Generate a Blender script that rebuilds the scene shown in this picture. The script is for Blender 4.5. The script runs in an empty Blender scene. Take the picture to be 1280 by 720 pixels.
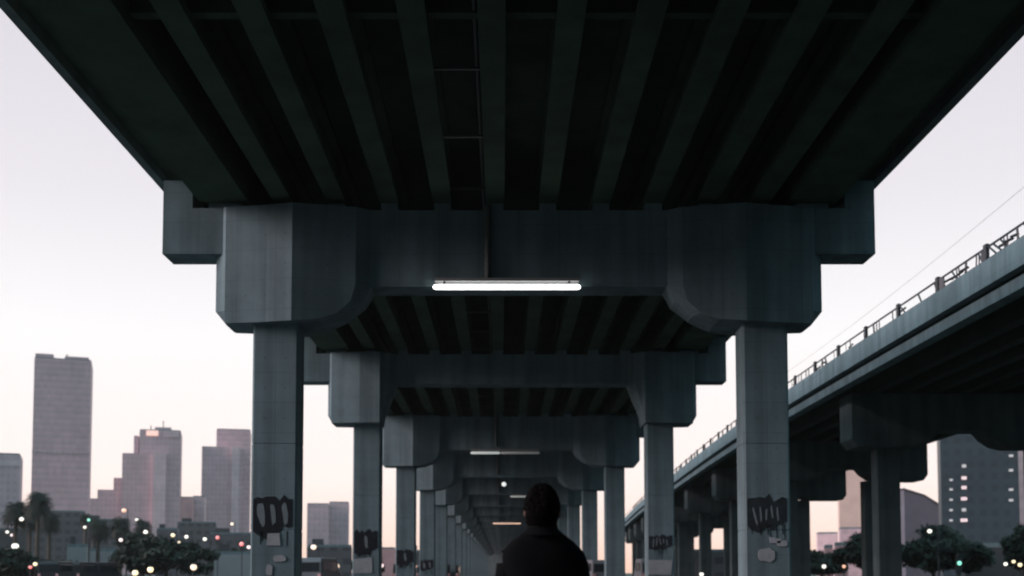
import bpy, bmesh, math, random
from mathutils import Vector, Matrix
random.seed(7)
R = math.radians
sc = bpy.context.scene
COL = sc.collection

# ------------------------------------------------------------------ camera
F = 1400.0; TH = R(3.5); CAMZ = 1.32; U0 = 628.0; V0 = 716 - F*math.tan(TH)
cam_d = bpy.data.cameras.new("camera"); cam = bpy.data.objects.new("camera", cam_d); COL.objects.link(cam)
sc.camera = cam
cam.location = (0, 0, CAMZ); cam.rotation_euler = (R(90)+TH, 0, 0)
cam_d.sensor_width = 36; cam_d.lens = F/1280*36
cam_d.shift_x = (640-U0)/1280; cam_d.shift_y = (V0-360)/1280
cam_d.clip_start = 0.1; cam_d.clip_end = 20000
cam_d.dof.use_dof = True; cam_d.dof.focus_distance = 12.0; cam_d.dof.aperture_fstop = 1.5

def P(u, v, Y):
    x = (u-U0)/F; y = (V0-v)/F
    dy = math.cos(TH)-y*math.sin(TH); dz = math.sin(TH)+y*math.cos(TH)
    return Vector((x/dy*Y, Y, CAMZ+dz/dy*Y))

# ------------------------------------------------------------------ materials
def mat(name, col, rough=0.85, var=0.25, scale=2.0, streak=0.0, bump=0.0, emit=None, estr=0, metal=0, spec=0.3):
    m = bpy.data.materials.new(name); m.use_nodes = True
    nt = m.node_tree; N = nt.nodes; L = nt.links
    b = N["Principled BSDF"]
    b.inputs["Roughness"].default_value = rough; b.inputs["Metallic"].default_value = metal
    b.inputs["Specular IOR Level"].default_value = spec
    b.inputs["Base Color"].default_value = (*col, 1)
    if emit:
        b.inputs["Emission Color"].default_value = (*emit, 1); b.inputs["Emission Strength"].default_value = estr
        return m
    if var > 0:
        tc = N.new("ShaderNodeTexCoord")
        n = N.new("ShaderNodeTexNoise"); n.inputs["Scale"].default_value = scale; n.inputs["Detail"].default_value = 8
        n.inputs["Roughness"].default_value = 0.65
        L.new(tc.outputs["Object"], n.inputs["Vector"])
        r = N.new("ShaderNodeMapRange"); r.inputs[1].default_value = 0.3; r.inputs[2].default_value = 0.7
        r.inputs[3].default_value = 1-var; r.inputs[4].default_value = 1+var
        L.new(n.outputs["Fac"], r.inputs[0])
        fac = r.outputs[0]
        if streak > 0:
            mp = N.new("ShaderNodeMapping"); mp.inputs["Scale"].default_value = (1.1, 1.1, 0.07)
            L.new(tc.outputs["Object"], mp.inputs["Vector"])
            n2 = N.new("ShaderNodeTexNoise"); n2.inputs["Scale"].default_value = 1.6; n2.inputs["Detail"].default_value = 5
            L.new(mp.outputs[0], n2.inputs["Vector"])
            r2 = N.new("ShaderNodeMapRange"); r2.inputs[1].default_value = 0.38; r2.inputs[2].default_value = 0.62
            r2.inputs[3].default_value = 1-streak; r2.inputs[4].default_value = 1+streak*0.6
            L.new(n2.outputs["Fac"], r2.inputs[0])
            mu = N.new("ShaderNodeMath"); mu.operation = 'MULTIPLY'
            L.new(fac, mu.inputs[0]); L.new(r2.outputs[0], mu.inputs[1]); fac = mu.outputs[0]
        vm = N.new("ShaderNodeVectorMath"); vm.operation = 'SCALE'
        vm.inputs[0].default_value = col; L.new(fac, vm.inputs["Scale"])
        L.new(vm.outputs[0], b.inputs["Base Color"])
        if bump > 0:
            bp = N.new("ShaderNodeBump"); bp.inputs["Strength"].default_value = bump; bp.inputs["Distance"].default_value = 0.02
            n3 = N.new("ShaderNodeTexNoise"); n3.inputs["Scale"].default_value = scale*8; n3.inputs["Detail"].default_value = 6
            L.new(tc.outputs["Object"], n3.inputs["Vector"])
            L.new(n3.outputs["Fac"], bp.inputs["Height"]); L.new(bp.outputs[0], b.inputs["Normal"])
    return m

def facade(name, wall, glass, w=3.2, h=3.6, fx=0.55, fy=0.5, lit=0.0, litcol=(1, .5, .35), litstr=1.0, rough=0.6):
    """procedural facade: rows of windows in object space"""
    m = bpy.data.materials.new(name); m.use_nodes = True
    nt = m.node_tree; N = nt.nodes; L = nt.links; b = N["Principled BSDF"]
    b.inputs["Roughness"].default_value = rough
    tc = N.new("ShaderNodeTexCoord"); sp = N.new("ShaderNodeSeparateXYZ"); L.new(tc.outputs["Object"], sp.inputs[0])
    def M(op, a, c=None):
        n = N.new("ShaderNodeMath"); n.operation = op
        for i, s in enumerate((a, c)):
            if s is None: continue
            if isinstance(s, (int, float)): n.inputs[i].default_value = s
            else: L.new(s, n.inputs[i])
        return n.outputs[0]
    hx = M('ADD', sp.outputs[0], sp.outputs[1])
    cx = M('DIVIDE', hx, w); cz = M('DIVIDE', sp.outputs[2], h)
    fxx = M('FRACT', cx); fzz = M('FRACT', cz)
    win = M('MULTIPLY', M('LESS_THAN', fxx, fx), M('LESS_THAN', fzz, fy))
    wn = N.new("ShaderNodeTexWhiteNoise"); wn.noise_dimensions = '2D'
    cb = N.new("ShaderNodeCombineXYZ"); L.new(M('FLOOR', cx), cb.inputs[0]); L.new(M('FLOOR', cz), cb.inputs[1])
    L.new(cb.outputs[0], wn.inputs["Vector"])
    nz = N.new("ShaderNodeTexNoise"); nz.inputs["Scale"].default_value = 0.05; nz.inputs["Detail"].default_value = 4
    L.new(tc.outputs["Object"], nz.inputs["Vector"])
    dirt = M('ADD', M('MULTIPLY', nz.outputs["Fac"], 0.5), 0.75)
    mx = N.new("ShaderNodeMix"); mx.data_type = 'RGBA'
    mx.inputs["A"].default_value = (*wall, 1); mx.inputs["B"].default_value = (*glass, 1)
    L.new(win, mx.inputs["Factor"])
    vm = N.new("ShaderNodeVectorMath"); vm.operation = 'SCALE'
    L.new(mx.outputs["Result"], vm.inputs[0])
    L.new(M('MULTIPLY', dirt, M('ADD', M('MULTIPLY', wn.outputs["Value"], 0.14), 0.93)), vm.inputs["Scale"])
    L.new(vm.outputs[0], b.inputs["Base Color"])
    if lit > 0:
        b.inputs["Emission Color"].default_value = (*litcol, 1)
        L.new(M('MULTIPLY', M('MULTIPLY', win, M('LESS_THAN', wn.outputs["Value"], lit)), litstr), b.inputs["Emission Strength"])
    return m

M_ = {}
def board_lines(m, step=1.22, lift=.92, dark=.80):
    """formwork panel joints and tie holes that belong to the cast concrete"""
    nt = m.node_tree; N = nt.nodes; L = nt.links; b = N["Principled BSDF"]
    src = b.inputs["Base Color"].links[0].from_socket
    tc = N.new("ShaderNodeTexCoord"); sp = N.new("ShaderNodeSeparateXYZ"); L.new(tc.outputs["Object"], sp.inputs[0])
    def M(op, a, c=None):
        n = N.new("ShaderNodeMath"); n.operation = op
        for i, q in enumerate((a, c)):
            if q is None: continue
            if isinstance(q, (int, float)): n.inputs[i].default_value = q
            else: L.new(q, n.inputs[i])
        return n.outputs[0]
    fx = M('FRACT', M('DIVIDE', sp.outputs[0], step)); fz = M('FRACT', M('DIVIDE', sp.outputs[2], lift))
    ln = M('MAXIMUM', M('LESS_THAN', fx, .018), M('LESS_THAN', fz, .02))
    dx = M('SUBTRACT', M('FRACT', M('DIVIDE', sp.outputs[0], step/2)), .5); dz = M('SUBTRACT', fz, .5)
    hole = M('LESS_THAN', M('ADD', M('MULTIPLY', M('MULTIPLY', dx, dx), (step/2)**2), M('MULTIPLY', M('MULTIPLY', dz, dz), lift**2)), .0012)
    nz = N.new("ShaderNodeTexNoise"); nz.inputs["Scale"].default_value = .9; nz.inputs["Detail"].default_value = 3; L.new(tc.outputs["Object"], nz.inputs["Vector"])
    f = M('MULTIPLY', M('MAXIMUM', ln, hole), M('MULTIPLY', nz.outputs["Fac"], 2*(1-dark)))
    vm = N.new("ShaderNodeVectorMath"); vm.operation = 'SCALE'; L.new(src, vm.inputs[0]); L.new(M('SUBTRACT', 1, f), vm.inputs["Scale"])
    L.new(vm.outputs[0], b.inputs["Base Color"]); return m
M_['conc'] = mat('concrete', (.148, .226, .25), var=.16, scale=0.7, streak=.2, bump=.15)
board_lines(M_['conc'])
M_['conc2'] = mat('concrete_weathered', (.155, .215, .225), var=.2, scale=0.5, streak=.14, bump=.15)
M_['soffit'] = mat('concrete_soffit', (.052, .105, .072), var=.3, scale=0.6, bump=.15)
M_['sprayfade'] = mat('spray_faded', (.02, .03, .036), var=.5, scale=3)
M_['conc3'] = mat('bare_concrete', (.17, .22, .24), var=.2, scale=3)
M_['patchlight'] = mat('paint_grey', (.33, .37, .40), var=.15, scale=3)
M_['spray'] = mat('spray_black', (.012, .018, .024), var=.3, scale=6)
M_['concshade'] = mat('concrete_shaded', (.075, .105, .11), var=.25, scale=.5, streak=.2, bump=.15)  # same concrete with shade put into its colour, for the side viaduct piers
M_['steel'] = mat('dark_steel', (.05, .055, .06), rough=.5, var=.2, metal=.4)
M_['pipe'] = mat('galvanised_pipe', (.12, .14, .14), rough=.5, var=.2, metal=.5)
M_['asphalt'] = mat('asphalt', (.05, .052, .055), var=.3, scale=.4, bump=.3)
M_['dirt'] = mat('ground_dirt', (.035, .05, .042), var=.35, scale=.15)
M_['kerb'] = mat('kerb_concrete', (.25, .25, .24), var=.15)
M_['paint'] = mat('road_paint', (.6, .6, .58), var=.2, scale=5)
M_['leaf'] = mat('leaf_dark', (.022, .032, .02), var=.4, scale=3, rough=.7)
M_['palm'] = mat('palm_frond', (.022, .032, .022), var=.4, scale=3, rough=.7)
M_['bark'] = mat('bark', (.09, .075, .06), var=.3, scale=4)
M_['jacket'] = mat('jacket_cloth', (.003, .004, .005), var=.2, scale=20, rough=.95, spec=.1)
M_['trouser'] = mat('trouser_cloth', (.015, .017, .022), var=.2, scale=20, rough=.95, spec=.1)
M_['hair'] = mat('hair_dark', (.003, .003, .003), var=.3, scale=40, rough=.8, spec=.08)
M_['skin'] = mat('skin', (.10, .06, .045), var=.08, scale=10, rough=.6)
M_['shoe'] = mat('shoe_leather', (.02, .02, .02), var=.2, scale=10, rough=.5)
M_['glassdark'] = mat('vehicle_glass', (.02, .025, .03), rough=.12, var=0, spec=.6)
M_['tyre'] = mat('tyre_rubber', (.02, .02, .02), var=.2, scale=5)
M_['housing'] = mat('lamp_housing', (.30, .31, .31), rough=.5, var=.1)
def emis(n, c, s): M_[n] = mat(n, (.8, .8, .8), var=0, emit=c, estr=s)
emis('tube_on', (1, .98, .96), 3.2); emis('tube_dim', (.8, .9, .85), .06); emis('tube_half', (.85, .95, .9), .42)
emis('tube_warm', (1, .62, .45), 1.1); emis('tube_far', (.8, .85, .8), .3)

# ------------------------------------------------------------------ mesh helpers
class MB:
    def __init__(s): s.v = []; s.f = []
    def box(s, x0, x1, y0, y1, z0, z1):
        n = len(s.v)
        s.v += [(x, y, z) for z in (z0, z1) for y in (y0, y1) for x in (x0, x1)]
        s.f += [tuple(n+i for i in q) for q in ((0, 2, 3, 1), (4, 5, 7, 6), (0, 1, 5, 4), (2, 6, 7, 3), (0, 4, 6, 2), (1, 3, 7, 5))]
        return s
    def poly(s, pts):
        n = len(s.v); s.v += [tuple(p) for p in pts]; s.f.append(tuple(range(n, n+len(pts)))); return s
    def loft(s, rings, cap=True, closed=True):
        n = len(s.v); k = len(rings[0])
        for r in rings: s.v += [tuple(p) for p in r]
        for a in range(len(rings)-1):
            for i in range(k if closed else k-1):
                j = (i+1) % k
                s.f.append((n+a*k+i, n+a*k+j, n+(a+1)*k+j, n+(a+1)*k+i))
        if cap:
            s.f.append(tuple(n+i for i in range(k))); s.f.append(tuple(n+(len(rings)-1)*k+i for i in reversed(range(k))))
        return s
    def tube(s, pts, rad, seg=8, cap=True):
        pts = [Vector(p) for p in pts]
        if not isinstance(rad, (list, tuple)): rad = [rad]*len(pts)
        rings = []
        for i, p in enumerate(pts):
            d = (pts[min(i+1, len(pts)-1)]-pts[max(i-1, 0)]).normalized()
            a = d.cross(Vector((0, 0, 1)) if abs(d.z) < .9 else Vector((1, 0, 0))).normalized(); b = d.cross(a)
            rings.append([p+(a*math.cos(t*2*math.pi/seg)+b*math.sin(t*2*math.pi/seg))*rad[i] for t in range(seg)])
        return s.loft(rings, cap)
    def prism(s, outline, y0, y1):   # outline (x,z) extruded on y
        return s.loft([[(x, y0, z) for x, z in outline], [(x, y1, z) for x, z in outline]])
    def ell(s, c, r, seg=16, rings=10):
        rr = []
        for i in range(1, rings):
            t = math.pi*i/rings
            rr.append([(c[0]+r[0]*math.sin(t)*math.cos(a), c[1]+r[1]*math.sin(t)*math.sin(a), c[2]+r[2]*math.cos(t))
                       for a in [2*math.pi*k/seg for k in range(seg)]])
        return s.loft(rr)
    def build(s, name, m, parent=None, loc=None, smooth=False, bevel=0):
        me = bpy.data.meshes.new(name); me.from_pydata(s.v, [], s.f); me.validate(clean_customdata=False)
        bm = bmesh.new(); bm.from_mesh(me); bmesh.ops.recalc_face_normals(bm, faces=bm.faces); bm.to_mesh(me); bm.free()
        if smooth:
            for p in me.polygons: p.use_smooth = True
        me.materials.append(M_[m] if isinstance(m, str) else m)
        o = bpy.data.objects.new(name, me); COL.objects.link(o)
        if parent: o.parent = parent
        if loc: o.location = loc
        if bevel:
            b = o.modifiers.new("bevel", 'BEVEL'); b.width = bevel; b.segments = 2; b.limit_method = 'ANGLE'
        return o
def empty(name, label, cat, loc=(0, 0, 0), rz=0, group=None):
    o = bpy.data.objects.new(name, None); COL.objects.link(o); o.location = loc; o.rotation_euler = (0, 0, rz)
    return tag(o, label, cat, group)
def tag(o, label, cat, group=None):
    o["label"] = label; o["category"] = cat
    if group: o["group"] = group
    return o
def struct(o, kind='structure'): o["kind"] = kind; return o
def copy_tree(o, parent=None):
    c = o.copy(); COL.objects.link(c)
    if parent: c.parent = parent
    for ch in [k for k in COL.objects if k.parent == o]: copy_tree(ch, c)
    return c

# ------------------------------------------------------------------ ground
g = MB(); n = 24; S = 4000
g.poly([(-S, -S, 0), (S, -S, 0), (S, S, 0), (-S, S, 0)])
struct(g.build('ground', 'dirt'))
struct(MB().box(-14.5, -12.0, -40, 900, -.2, .13).build('pavement', 'kerb'))
struct(MB().poly([(-27, -40, .004), (-14.5, -40, .004), (-14.5, 900, .004), (-27, 900, .004)]).build('road', 'asphalt'))
mk = MB()
for k in range(90): mk.poly([(-20.9, k*10-38, .008), (-20.7, k*10-38, .008), (-20.7, k*10-34, .008), (-20.9, k*10-34, .008)])
struct(mk.build('road_markings', 'paint'))
struct(MB().poly([(-10, -40, .004), (12, -40, .004), (12, 420, .004), (-10, 420, .004)]).build('parking_lot', 'asphalt'))

# ------------------------------------------------------------------ main viaduct
CX = .5; Y0 = 33.0; SP = 22.7; NB = 22
Z = CAMZ
def block_mesh(side, top=11.1, slim=False):
    xs = [4.95, 5.1, 5.5, 6.05, 6.8, 7.6, 8.87, 8.89]
    zb = [8.7, 8.2, 7.8, 7.6, 7.52, 7.52, 7.52, 7.9]
    yf = [.42, .39, .30, .17, 0, .21, .42, .42]
    xB = [4.5, 4.75, 5.3, 6.0, 6.8, 7.6, 8.9, 9.25]
    zB = [8.72, 8.25, 7.82, 7.6, 7.52, 7.52, 7.52, 7.95]
    if slim:
        xs = [6.25, 6.35, 6.5, 6.66, 7.6, 7.66, 9.1, 9.12]; zb = [9.52, 9.0, 8.4, 7.52, 7.52, 7.52, 7.52, 7.9]
        yf = [.30, .27, .2, 0, .05, .05, .30, .30]
        xB = [5.9, 6.1, 6.4, 6.66, 7.6, 7.66, 9.1, 9.35]; zB = [9.53, 9.0, 8.3, 7.52, 7.52, 7.52, 7.52, 7.95]
    def ring(xx, zz, yy):
        t = [(side*x, y, Z+top) for x, y in zip(xx, yy)]; b = [(side*x, y, Z+z) for x, y, z in zip(xx, yy, zz)]
        return t + b[::-1]
    m = MB(); k = len(xs)
    rings = [ring(xs, zb, yf), ring(xB, zB, [.75]*k), ring(xB, zB, [1.65]*k), ring(xs, zb, [2.25-y for y in yf])]
    m.loft(rings, cap=False)
    for r0 in (rings[0], rings[-1]):
        for i in range(k-1):
            m.poly([r0[i], r0[i+1], r0[2*k-2-i], r0[2*k-1-i]])
    bm_ = m
    return bm_
via = empty('elevated_highway', 'wide concrete girder viaduct overhead, standing on two rows of square columns with blocky flared caps', 'viaduct', (CX, 0, 0))
# slab and parapets
YS, YE = -170, 540
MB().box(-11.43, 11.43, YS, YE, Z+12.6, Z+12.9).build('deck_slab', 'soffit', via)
for s in (-1, 1):
    a, b = sorted((s*11.43, s*11.1))
    pr = [(s*11.46, Z+12.3), (s*11.46, Z+13.8), (s*11.22, Z+13.8), (s*11.2, Z+12.95), (s*11.2, Z+12.3)]
    MB().prism(pr, YS, YE).build('parapet', 'conc2', via)
# girders
gx = [-7.2+1.62*i for i in range(10)]
def girder(x, wb):
    hb = wb/2; z0 = Z+11.3
    o = [(x-hb, z0), (x+hb, z0), (x+hb, z0+.2), (x+.12, z0+.42), (x+.12, z0+1.0), (x+.3, z0+1.12), (x+.3, z0+1.298),
         (x-.3, z0+1.298), (x-.3, z0+1.12), (x-.12, z0+1.0), (x-.12, z0+.42), (x-hb, z0+.2)]
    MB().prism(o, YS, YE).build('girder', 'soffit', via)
for x in gx: girder(x, .57)
for s in (-1, 1):
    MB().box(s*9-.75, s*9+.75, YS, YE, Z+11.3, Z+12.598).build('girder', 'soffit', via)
allx = sorted(gx+[-9, 9])
for i in range(-8, NB):
    y = Y0+1.1+(i-.5)*SP
    d = MB()
    for a, b in zip(allx[:-1], allx[1:]):
        wa = .75 if abs(a) > 8.9 else .122; wb = .75 if abs(b) > 8.9 else .122
        d.box(a+wa, b-wb, y-.14, y+.14, Z+11.62, Z+12.596)
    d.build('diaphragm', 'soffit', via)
# conduit slung beside the middle girder
c = MB(); c.tube([(-.72-CX+.42, YS, Z+11.62), (-.72-CX+.42, YE, Z+11.62)], .09)
c.tube([(-1.0-CX+.42, YS, Z+11.7), (-1.0-CX+.42, YE, Z+11.7)], .05)
k = -15
while k < 200:
    c.box(-2.2, -.8, k-.04, k+.04, Z+11.5, Z+11.56); k += 4
c.build('conduit', 'pipe', via)
MB().box(-11, 11, 536, 539, -1, Z+12.59).build('added_end_wall', 'conc2', via)  # wall added to close off the bright opening at the far end
# pier prototypes
def pier_cap(slim=False):
    m = MB()
    if slim: m.box(-6.3, 6.3, .72, 1.85, Z+9.58, Z+11.09)
    else: m.box(-4.9, 4.9, .72, 1.85, Z+8.72, Z+11.09)
    for s in (-1, 1):
        a, b = sorted((s*8.4, s*10.84)); m.box(a, b, .52, 1.70, Z+9.68, Z+11.094)
        a, b = sorted((s*9.95, s*10.84)); m.box(a, b, .52, 1.70, Z+11.094, Z+11.95)
        m.box(s*9-.5, s*9+.5, .7, 1.5, Z+11.09, Z+11.3)
    for x in gx: m.box(x-.25, x+.25, .7, 1.5, Z+11.08, Z+11.3)
    return m
cap0 = pier_cap().build('pier_cap', 'conc', via, (0, Y0, 0))
bl = block_mesh(-1).build('pier_block', 'conc', cap0); br = block_mesh(1).build('pier_block', 'conc', cap0)
dp = MB().tube([(-.95, .62, Z+8.95), (-.95, .62, Z+11.2)], .1).box(-1.08, -.82, .55, .72, Z+9.6, Z+9.66)
dp.build('downpipe', 'pipe', cap0)
jt = MB(); 
def column_mesh():
    m = MB(); h = .69; k_ = .54; c_ = .06
    def ring(z, d): 
        a = h-d; b = k_-d; return [(-a, -b+c_, z), (-a+c_, -b, z), (a-c_, -b, z), (a, -b+c_, z), (a, b-c_, z), (a-c_, b, z), (-a+c_, b, z), (-a, b-c_, z)]
    rr = [ring(-.3, 0)]
    for z in (2.6, 5.2): rr += [ring(z-.02, 0), ring(z-.012, .015), ring(z+.012, .015), ring(z+.02, 0)]
    rr.append(ring(Z+7.53, 0)); m.loft(rr); return m
col0 = column_mesh().build('column', 'conc', via, (-7.37, Y0+1.1, 0))
cols = []
for i in list(range(NB))+[-1, -2, -3, -4, -5, -6]:
    if i == 1:
        cs = pier_cap(True).build('pier_cap', 'conc', via, (0, Y0+i*SP, 0))
        for s in (-1, 1): block_mesh(s, slim=True).build('pier_block', 'conc', cs)
    elif i: cp = copy_tree(cap0); cp.parent = via; cp.location = (0, Y0+i*SP, 0)
    for s in (-1, 1):
        if i == 0 and s == -1: cols.append(col0); continue
        c = col0.copy(); COL.objects.link(c); c.parent = via; c.location = (s*7.4+.06, Y0+1.1+i*SP, 0); cols.append(c)
# slight differences of hue between the piers come from object-space noise; graffiti on the column faces (local coords, y = front)
def graf(parent, shapes, name='graffiti'):
    for mt, polys in shapes:
        m = MB()
        yy = {'spray': -.547, 'sprayfade': -.547, 'patchlight': -.561, 'conc3': -.554}[mt]
        for p in polys:
            m.loft([[(x, yy-.004, z) for x, z in p], [(x, yy+.02, z) for x, z in p]])
        m.build(name if mt.startswith('spray') else 'paint_patch', mt, parent)
def jig(p, a=.03): return [(x+random.uniform(-a, a), z+random.uniform(-a, a)) for x, z in p]
def blob(cx, cz, rx, rz, n=14, a=.12, tilt=0):
    out = []
    for k in range(n):
        t = 2*math.pi*k/n; r_ = 1+random.uniform(-a, a)
        x = rx*r_*math.copysign(abs(math.cos(t))**.7, math.cos(t)); z = rz*r_*math.copysign(abs(math.sin(t))**.7, math.sin(t))
        out.append((cx+x+tilt*z, cz+z))
    return out
def tagshape(z0, z1, seed, n=3):
    random.seed(seed); w = .61; H = z1-z0; zc = (z0+z1)/2
    top = [(-w+2*w*k/9*.97, z1+random.uniform(-.12, .06)*H+(.1*H if k == 5 else 0)) for k in range(10)]
    bot = [(-w+2*w*k/9*.97, z0+random.uniform(-.05, .12)*H+(.16*H if k > 6 else 0)-(.12*H if k in (2, 3) else 0)) for k in range(10)]
    return [top+bot[::-1]]
def holes(z0, z1, seed, n=3):
    random.seed(seed+50); H = z1-z0
    if n == 5: return [blob(-.38+.17*k, z0+H*(.5+random.uniform(-.1, .1)), .028, H*random.uniform(.15, .32), 12, .2, random.uniform(-.3, .1)) for k in range(5)]
    if n == 0: return []
    return [blob(-.62+1.24*(k+.72)/(n+.45), z0+H*(.52+random.uniform(-.05, .06)), .085+random.uniform(-.02, .03), H*.27, 12, .18, -.12) for k in range(n)]
def drips(z0, seed):
    random.seed(seed+90); o = []
    for k in range(7):
        x = random.uniform(-.5, .5); L = random.uniform(.1, .5); o.append([(x-.012, z0+.15), (x+.012, z0+.15), (x+.006, z0-L), (x-.006, z0-L)])
    return o
# column order: [L0,R0,L1,R1...]
G = [(0, 2.42, 3.62, 3, 3, [[(-.2, 2.12), (-.14, 2.5), (.2, 2.52), (.24, 2.14)]], [(-.1, 1.4, .1, .17), (.2, 1.75, .2, .1)]),
     (1, 2.62, 3.55, 5, 5, [[(.05, 2.2), (.07, 2.38), (.42, 2.34), (.36, 2.18)]], [(-.05, 1.85, .25, .2), (.42, 2.2, .16, .09)]),
     (2, 2.25, 3.45, 8, 1, [[(-.6, 1.3), (-.6, 2.0), (.3, 2.1), (.35, 1.3)]], []),
     (3, 2.5, 3.2, 9, 5, [[(-.6, 1.25), (-.6, 1.95), (.55, 1.95), (.5, 1.2)]], []),
     (4, 1.8, 2.9, 20, 1, [], []), (6, 1.5, 2.5, 22, 2, [], []), (7, 1.7, 2.4, 23, 0, [], [])]
for ci, z0, z1, sd_, n_, rects, blobs in G:
    graf(cols[ci], [('spray' if ci % 2 == 0 else 'sprayfade', tagshape(z0, z1, sd_, n_)+drips(z0, sd_)), ('conc3', holes(z0, z1, sd_, n_))])
    for q in [jig(r_, .03) for r_ in rects]+[blob(*b_) for b_ in blobs]: graf(cols[ci], [('patchlight', [q])])
random.seed(11)

# ------------------------------------------------------------------ tube lights hung from the cross beams
def tube_light(i, x0, x1, m, label, second=None, y=None):
    yy = Y0+i*SP+.42 if y is None else y
    e = empty('tube_light', label, 'tube light', (0, yy, Z+8.46), 0, 'tube lights fixed under the cross beams')
    L = x1-x0
    MB().box(x0+.05, x1-.05, -.08, .34, .17, .26).build('housing', 'housing', e)
    b = MB(); 
    for q in (x0+.35, x1-.35): b.box(q-.03, q+.03, -.02, .02, .1, .17)
    b.build('bracket', 'steel', e)
    def rod(a, c, mm):
        n = 6; pts = [(a, 0, 0), (a+.03, 0, 0), (a+.1, 0, 0), (c-.1, 0, 0), (c-.03, 0, 0), (c, 0, 0)]
        MB().tube(pts, [.015, .06, .085, .085, .06, .015], 12).build('tube', mm, e, smooth=True)
    if second: xm = x0+L*second[0]; rod(x0, xm-.02, m); rod(xm+.02, x1, second[1])
    else: rod(x0, x1, m)
tube_light(0, P(541, 357, Y0+.4).x, P(726, 357, Y0+.4).x, 'tube_on', 'bright white tube light under the nearest cross beam')
tube_light(2, P(588, 571, Y0+2*SP).x, P(675, 571, Y0+2*SP).x, 'tube_half', 'tube light with only its left half glowing, third cross beam away', (.43, 'tube_dim'))
tube_light(4, P(638, 631, Y0+4*SP).x, P(655, 631, Y0+4*SP).x+.3, 'tube_far', 'short faint grey tube light between the white bulb and the orange tube')
tl0 = [o for o in COL.objects if o.name == 'tube_light'][0]; tl0.location.z += .17
tube_light(7, P(616, 656, Y0+7*SP).x, P(651, 656, Y0+7*SP).x, 'tube_warm', 'warm orange tube light far down the row left of the person')
p = P(630, 605, Y0+3*SP)
e = empty('bulb_lamp', 'round white bulb hanging above and left of the person', 'lamp', (p.x, p.y+.3, p.z))
emis('bulb_on', (.9, 1, .95), .9)
MB().ell((0, 0, 0), (.2, .2, .2)).build('bulb', 'bulb_on', e, smooth=True)
MB().tube([(0, 0, .2), (0, 0, Z+8.74-p.z)], .04).build('stem', 'steel', e)

# ------------------------------------------------------------------ second viaduct on the right
KY = [(-400, 19.1), (60, 19.1), (90, 19.45), (109, 20.1), (147, 21.8), (200, 24.3), (260, 28.0), (330, 33.5)]
def E(y):
    for (a, va), (b, vb) in zip(KY[:-1], KY[1:]):
        if y <= b: 
            t = max(0, (y-a)/(b-a)); return va+(vb-va)*t
    return KY[-1][1]
def Es(y): return (E(y-8)+E(y)+E(y+8))/3
via2 = empty('side_viaduct', 'second elevated roadway on the right with solid barrier, open railing and paired columns', 'viaduct')
ys = [-160+8*k for k in range(62)]
def sweep(outline, name, m):
    return MB().loft([[(Es(y)+x, y, Z+z) for x, z in outline] for y in ys]).build(name, m, via2)
W = 16.4
sweep([(0, 11.3), (0, 12.33), (.22, 12.33), (.4, 11.6), (.4, 11.3)], 'parapet', 'conc')
sweep([(W, 11.05), (W, 12.33), (W-.22, 12.33), (W-.4, 11.6), (W-.4, 11.05)], 'parapet', 'conc2')
M_['soffitshade'] = mat('soffit_shaded', (.03, .05, .04), var=.3, scale=.6)  # shade under the deck put into the colour of slab and inner girders
sweep([(.4, 11.5), (.4, 11.75), (W-.4, 11.75), (W-.4, 11.5)], 'deck_slab', 'soffitshade')
ng = 9
for k in range(ng):
    x = .28 if k == 0 else .85+(W-2.3)*k/(ng-1)
    sweep([(x, 10.62), (x, 11.1 if k == 0 else 11.498), (x+.6, 11.1 if k == 0 else 11.498), (x+.6, 10.62)], 'girder', 'conc' if k == 0 else 'soffitshade')
B2Y = [39.6]+[41.7+24.1*k for k in range(1, 11)]+[39.6-24.1*k for k in range(1, 8)]
cap2 = None
def cap2_mesh():
    # elevation: ends at 0 and 13.3; flared blocks over the columns, haunches rising to the beam
    top = 10.61; o = []
    L = 13.3
    low = [(0, 7.9), (.35, 7.42), (3.6, 7.42), (4.3, 7.6), (4.9, 8.0), (5.3, 8.45), (L-5.3, 8.45), (L-4.9, 8.0), (L-4.3, 7.6), (L-3.6, 7.42), (L-.35, 7.42), (L, 7.9)]
    return MB().prism([(0, Z+top)]+[(x, Z+z) for x, z in low]+[(L, Z+top)], 0, 2.4)
for k, y in enumerate(B2Y):
    if k == 0:
        cp = cap2_mesh().build('pier_cap', 'concshade', via2, bevel=.06); cap2 = cp; colD = column_mesh().build('column', 'concshade', via2)
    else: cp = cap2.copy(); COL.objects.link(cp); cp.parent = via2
    dx = Es(y)-19.1
    cp.location = (20.55+dx, y-.1, 0)
    far = 31.4 if k in (1,) else 28.9
    for x in (22.2, far):
        if k == 0 and x == 22.2: c = colD
        else: c = colD.copy(); COL.objects.link(c)
        c.parent = via2; c.location = (x+.69+dx, y+1.1, 0); c.scale = (1, 1, .988)
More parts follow.
